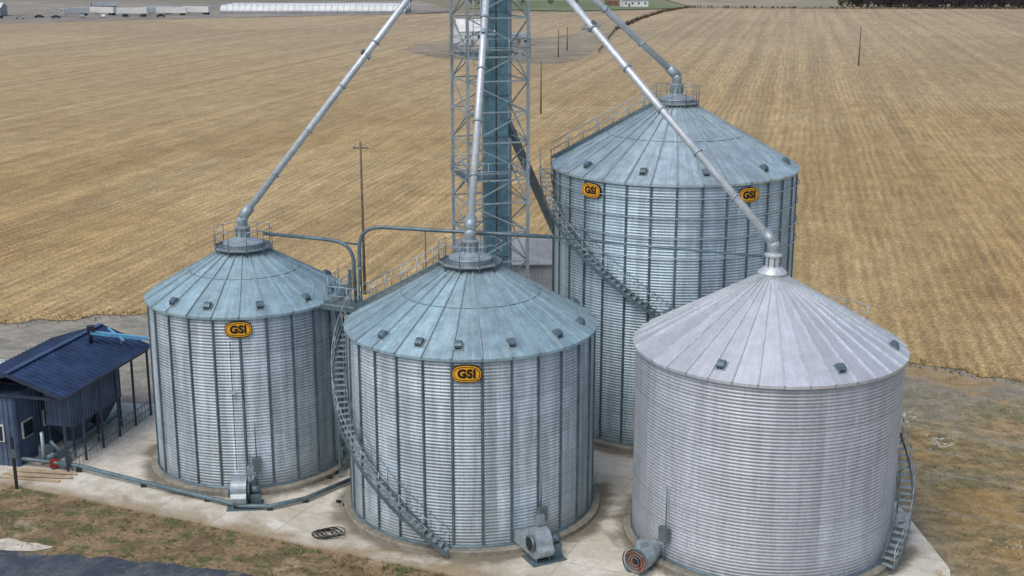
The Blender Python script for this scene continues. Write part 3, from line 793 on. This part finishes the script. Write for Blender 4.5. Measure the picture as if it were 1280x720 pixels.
mb = MB(); mb.beam((0, 0, 0), (0, 0, 3.0), .14, .14, M['dark']); mb.box((0, -.02, 2.1), (.4, .2, .5), M['steel_dk']); mb.obj('service_post', None, (-26.9, 64.6, 0))
def house(name, loc, w, d, h, rh, wallm, roofm, yaw=0, wins=3, door=True, over=.3, pw=1.0):
    E = empty(name, loc); E.rotation_euler = (0, 0, yaw)
    mb = MB()
    vs = [(-w/2, -d/2, 0), (w/2, -d/2, 0), (w/2, d/2, 0), (-w/2, d/2, 0), (-w/2, -d/2, h), (w/2, -d/2, h), (w/2, d/2, h), (-w/2, d/2, h), (-w/2, 0, h+rh), (w/2, 0, h+rh)]
    mb.add(vs, [(0, 1, 5, 4), (2, 3, 7, 6), (1, 2, 6, 9, 5), (3, 0, 4, 8, 7)], wallm); mb.obj('walls', E)
    mb = MB(); o = over; dz = rh/(d/2)*o
    for s_ in (-1, 1):
        quad(mb, (-w/2-o, s_*(d/2+o), h-dz+.12), (w/2+o, s_*(d/2+o), h-dz+.12), (w/2+o, s_*.001, h+rh+.12), (-w/2-o, s_*.001, h+rh+.12), .1, roofm)
        n = min(60, int(w/.9))
        for i in range(n+1):
            x = -w/2-o+.03+(w+2*o-.06)*i/n; mb.beam((x, s_*(d/2+o), h-dz+.14), (x, 0, h+rh+.14), .05, .04, roofm)
    mb.obj('roof', E)
    mb = MB()
    for i in range(wins):
        x = -w/2+w*(i+.5)/wins
        for s_ in (-1, 1):
            mb.box((x, s_*(d/2+.01), h*.58), (pw+.2, .08, h*.36), M['white']); mb.box((x, s_*(d/2+.03), h*.58), (pw, .08, h*.3), M['glass'])
    if door:
        x = w*.5/max(wins, 1)-w/2+w/max(wins, 1)*.5; mb.box((x, -d/2-.02, 1.05), (1., .1, 2.1), M['rust'])
    mb.obj('windows_and_door', E); return E
house('white_shed', (-34.2, 78.6, 0), 5, 4.4, 2.1, .6, M['white'], M['white'], -.22, 2)
house('storage_shed', (2.5, 103.2, .02), 14, 7, 4.2, 1.2, M['grey_siding'], M['grey_siding'], .02, 2)
mb = MB()
for i in range(46): mb.beam((-7+i*.31, -3.52, 0), (-7+i*.31, -3.52, 4.2), .05, .05, M['grey_siding'])
mb.beam((1.5, -3.56, 1.9), (5.5, -3.56, 1.9), .06, 3.6, M['steel_dk']); mb.obj('storage_shed_siding', bpy.data.objects['storage_shed'])

# ------------------------------------------------------------------ utility poles
def upole(x, y, h, arm=1.8, r=.15):
    E = empty('utility_pole', (x, y, 0)); mb = MB()
    mb.sweep([(0, 0, 0), (0, 0, h*.5), (0, 0, h)], [r, r*.85, r*.65], M['wood'], 10)
    if arm:
        mb.beam((-arm/2, .1, h-.6), (arm/2, .1, h-.6), .1, .12, M['wood'])
        for x_ in (-arm/2+.1, 0, arm/2-.1): mb.lathe([(.06, h-.54), (.08, h-.42), (.05, h-.3)], 8, M['steel'], c=(x_, .1, 0), cap_top=True)
    mb.obj('pole', E)
upole(-12.6, 106, 13.2, 1.3, .13); upole(5.3, 235.6, 9.9, 0, .16); upole(92.2, 344.6, 10.4, 0, .2)
upole(13.3, 373, 8, 0, .2); upole(17, 400, 7.5, 0, .2); upole(-2, 330, 9, 0, .2)

# ------------------------------------------------------------------ distant farmstead etc
house('farmhouse', (-12, 432, 0), 13, 10, 4.5, 3.6, M['white'], M['white'], .25, 3)
mb = MB(); mb.lathe([(3.6, 0), (3.6, 5), (3.8, 5), (.4, 7.2), (.4, 7.7)], 32, M['steel_lt'], cap_top=True); mb.obj('old_grain_bin', None, (-4.5, 428, 0))
mb = MB()
for k in range(24):
    a = 2*math.pi*k/24; mb.beam(pol(3.62, a, 0), pol(3.62, a, 5), .1, .05, M['steel'], up=pol(1, a, 0))
mb.obj('old_bin_ribs', bpy.data.objects['old_grain_bin'])
house('farm_outbuilding', (2, 425, 0), 8, 5, 2.6, 1.4, M['grey_siding'], M['grey_siding'], .1, 2)
def long_house(loc, w, d, yaw):
    E = empty('greenhouse', loc); E.rotation_euler = (0, 0, yaw); mb = MB(); n = 12
    N = 30
    vs = []
    for i in range(N+1):
        x = -w/2+w*i/N
        for k in range(n+1):
            a = math.pi*k/n; vs.append((x, -math.cos(a)*d/2, 1.4+math.sin(a)*3.0))
    fs = [(i*(n+1)+k, i*(n+1)+k+1, (i+1)*(n+1)+k+1, (i+1)*(n+1)+k) for i in range(N) for k in range(n)]
    fs.append(list(range(n+1))); fs.append([N*(n+1)+k for k in range(n+1)][::-1])
    mb.add(vs, fs, M['white'], False)
    mb.box((0, -d/2, .7), (w, .15, 1.4), M['grey_siding']); mb.box((0, d/2, .7), (w, .15, 1.4), M['grey_siding'])
    for s_ in (-1, 1): mb.box((s_*w/2, 0, .7), (.15, d, 1.4), M['grey_siding'])
    for i in range(N+1):
        x = -w/2+w*i/N; pts = [(x, -math.cos(math.pi*k/n)*(d/2+.03), 1.4+math.sin(math.pi*k/n)*3.05) for k in range(n+1)]
        mb.sweep(pts, .12, M['steel'], 5)
    mb.obj('hoop_cover', E)
for i in range(3): long_house((-101, 668+i*13, 0), 94, 10, .0)
def trailer(x, y, yaw=0.):
    E = empty('semi_trailer', (x, y, 0)); E.rotation_euler = (0, 0, yaw); mb = MB()
    mb.box((0, 0, 2.6), (14.5, 2.6, 2.8), M['white']); mb.box((0, 0, 1.1), (14, 1.2, .25), M['steel_dk'])
    for i in range(14): mb.box((-6.6+i*1.02, -1.32, 2.6), (.08, .06, 2.7), M['grey_siding'])
    for x_ in (4.6, 5.9):
        for s_ in (-1, 1): mb.tube((x_, s_*.85, .55), (x_, s_*1.25, .55), .55, M['dark'], 16)
    for s_ in (-1, 1): mb.beam((-4.5, s_*.8, 0.05), (-4.5, s_*.8, 1.2), .15, .15, M['steel_dk'])
    mb.box((-7.27, 0, 2.6), (.06, 2.2, 2.4), M['grey_siding']); mb.obj('trailer_body', E)
for i, (px, yy) in enumerate(((-214, 640), (-203, 650), (-186, 641), (-177, 655), (-168, 646), (-158, 656))):
    trailer(px, yy, (.9, -.4, .05, .7, .05, -.3)[i])
house('metal_barn', (-262, 640, 0), 26, 12, 4, 2.2, M['grey_siding'], M['white'], .1, 4)
house('farmhouse', (71, 762, 0), 15, 9, 3.6, 2.4, M['white'], M['grey_siding'], .1, 4)
house('farmhouse', (-215, 690, 0), 12, 8, 3.2, 2., M['rust'], M['grey_siding'], .4, 3)
house('farm_outbuilding', (59, 775, 0), 7, 6, 2.6, 1.6, M['rust'], M['rust'], .0, 1)
def far_car(x, y, m, yaw):
    E = empty('parked_car', (x, y, .08)); E.rotation_euler = (0, 0, yaw); mb = MB()
    prof = [(-2.2, .4), (-2.2, .95), (-1.4, 1.0), (-.9, 1.45), (.7, 1.45), (1.3, 1.0), (2.2, .85), (2.2, .4)]
    vs = [(a, s_*.88, b) for s_ in (-1, 1) for a, b in prof]; n = len(prof)
    mb.add(vs, [tuple(range(n)), tuple(range(2*n-1, n-1, -1))]+[(k, n+k, n+(k+1) % n, (k+1) % n) for k in range(n)], m)
    for x_ in (-1.35, 1.35):
        for s_ in (-1, 1): mb.tube((x_, s_*.7, .33), (x_, s_*.92, .33), .33, M['dark'], 12)
    mb.box((-.1, 0, 1.22), (1.5, 1.8, .3), M['glass']); mb.obj('car_body', E)
for i in range(9): far_car(-240+i*9+random.uniform(-2, 2), 612+random.uniform(-4, 6)+i*1.5, random.choice([M['white'], M['dark'], M['steel'], M['navy_dk']]), random.uniform(0, 3))

def brush_line(name, pts, h, mat, dens=2.2):
    mb = MB()
    for a, b in zip(pts[:-1], pts[1:]):
        a = Vector(a); b = Vector(b); L = (b-a).length
        for i in range(int(L*dens)):
            c = a.lerp(b, random.random()); x = c.x+random.gauss(0, .5); y = c.y+random.gauss(0, .5); hh = h*random.uniform(.4, 1.1)
            for k in range(2):
                q = random.uniform(0, 3.14); w = random.uniform(.25, .6)
                mb.add([(x-math.cos(q)*w, y-math.sin(q)*w, .0), (x+math.cos(q)*w, y+math.sin(q)*w, 0), (x+random.uniform(-.4, .4), y+random.uniform(-.3, .3), hh)], [(0, 1, 2)], mat)
    mb.obj(name)
brush_line('hedgerow', [(41, 515), (58, 600), (80, 690), (103, 752)], 1.5, M['hedge'])
brush_line('hedgerow', [(103, 752), (170, 735), (300, 728), (420, 726)], 1.5, M['hedge'], 1.4)
mb = MB()
for i in range(30):
    c = Vector((26, 390, 0)).lerp(Vector((41, 515, 0)), i/29); mb.beam(c, c+Vector((0, 0, 1.3)), .18, .18, M['wood'])
    if i < 29:
        d_ = Vector((26, 390, 0)).lerp(Vector((41, 515, 0)), (i+1)/29)
        for z in (.6, 1.1): mb.beam(c+Vector((0, 0, z)), d_+Vector((0, 0, z)), .04, .1, M['wood'])
mb.obj('field_fence')

def treeline(name, pts, n, hmin, hmax, depth, ntw=70, mat=None, ws=1.):
    mb = MB()
    for i in range(n):
        f = random.random()*(len(pts)-1); k = int(f); c = Vector(pts[k]).lerp(Vector(pts[k+1]), f-k)
        x = c.x+random.gauss(0, depth*.3); y = c.y+random.uniform(0, depth); h = random.uniform(hmin, hmax)
        mb.sweep([(x, y, 0), (x+random.uniform(-.3, .3), y, h*.5), (x+random.uniform(-.6, .6), y, h*.85)], [.28, .2, .06], M['twig'], 5, cap=False)
        for j in range(5):
            a = random.uniform(0, 6.28); z0 = h*random.uniform(.25, .6); l = h*random.uniform(.2, .35)
            mb.sweep([(x, y, z0), (x+math.cos(a)*l*.6, y+math.sin(a)*l*.6, z0+l*.7), (x+math.cos(a)*l, y+math.sin(a)*l, z0+l*1.3)], [.12, .08, .03], M['twig'], 4, cap=False)
        for j in range(ntw):
            th = random.uniform(0, 6.28); ph = random.uniform(-1., 1.); rad = h*.3*random.uniform(.4, 1.05)
            px = x+math.cos(th)*rad*math.cos(ph); py = y+math.sin(th)*rad*math.cos(ph); pz = h*.5+math.sin(ph)*h*.48
            w = random.uniform(.1, .4)*ws; l = random.uniform(.8, 2.0); q = random.uniform(0, 6.28)
            mb.add([(px-math.cos(q)*w, py-math.sin(q)*w, pz), (px+math.cos(q)*w, py+math.sin(q)*w, pz), (px+math.cos(th)*.5*l, py+math.sin(th)*.5*l, pz+l)], [(0, 1, 2)], mat or M['twig'])
    mb.obj(name)
treeline('tree_line', [(212, 742), (250, 735), (300, 735), (420, 745)], 240, 9, 16, 30, 80, None, 1.7)
treeline('tree_line', [(192, 760), (205, 745)], 10, 5, 9, 10, 90, M['evergreen'])
treeline('distant_woods', [(-900, 1500), (-300, 1650), (300, 1600), (1100, 1450)], 400, 13, 22, 80, 26, None, 3.)
treeline('tree_line', [(-25, 800), (40, 790)], 8, 6, 10, 10, 90, M['evergreen'])

# ------------------------------------------------------------------ light, world, camera
W = bpy.data.worlds.new('World'); S.world = W; W.use_nodes = True
nt = W.node_tree; bg = nt.nodes['Background']; sk = nt.nodes.new('ShaderNodeTexSky'); sk.sky_type = 'NISHITA'; sk.sun_disc = False
EL, AZ = 56, 215
sk.sun_elevation = D2R(EL); sk.sun_rotation = D2R(AZ); sk.air_density = 1.; sk.dust_density = 3.; sk.ozone_density = 1.
nt.links.new(sk.outputs[0], bg.inputs[0]); bg.inputs[1].default_value = .15
sl = bpy.data.lights.new('sun', 'SUN'); sl.energy = 1.25; sl.angle = D2R(40); sl.color = (1, .97, .92)
so = bpy.data.objects.new('sun', sl); S.collection.objects.link(so)
sd = Vector((math.sin(D2R(AZ))*math.cos(D2R(EL)), math.cos(D2R(AZ))*math.cos(D2R(EL)), math.sin(D2R(EL))))
so.rotation_euler = sd.to_track_quat('Z', 'Y').to_euler(); so.location = (0, 0, 60)

cam = bpy.data.cameras.new('camera'); co = bpy.data.objects.new('camera', cam); S.collection.objects.link(co)
cam.sensor_width = 36; cam.lens = 45; cam.clip_start = .5; cam.clip_end = 12000
co.location = (0, 0, 28); co.rotation_euler = (D2R(90-14.5), 0, 0)
S.camera = co
S.view_settings.view_transform = 'Standard'; S.view_settings.look = 'None'; S.view_settings.exposure = 0; S.view_settings.gamma = 1
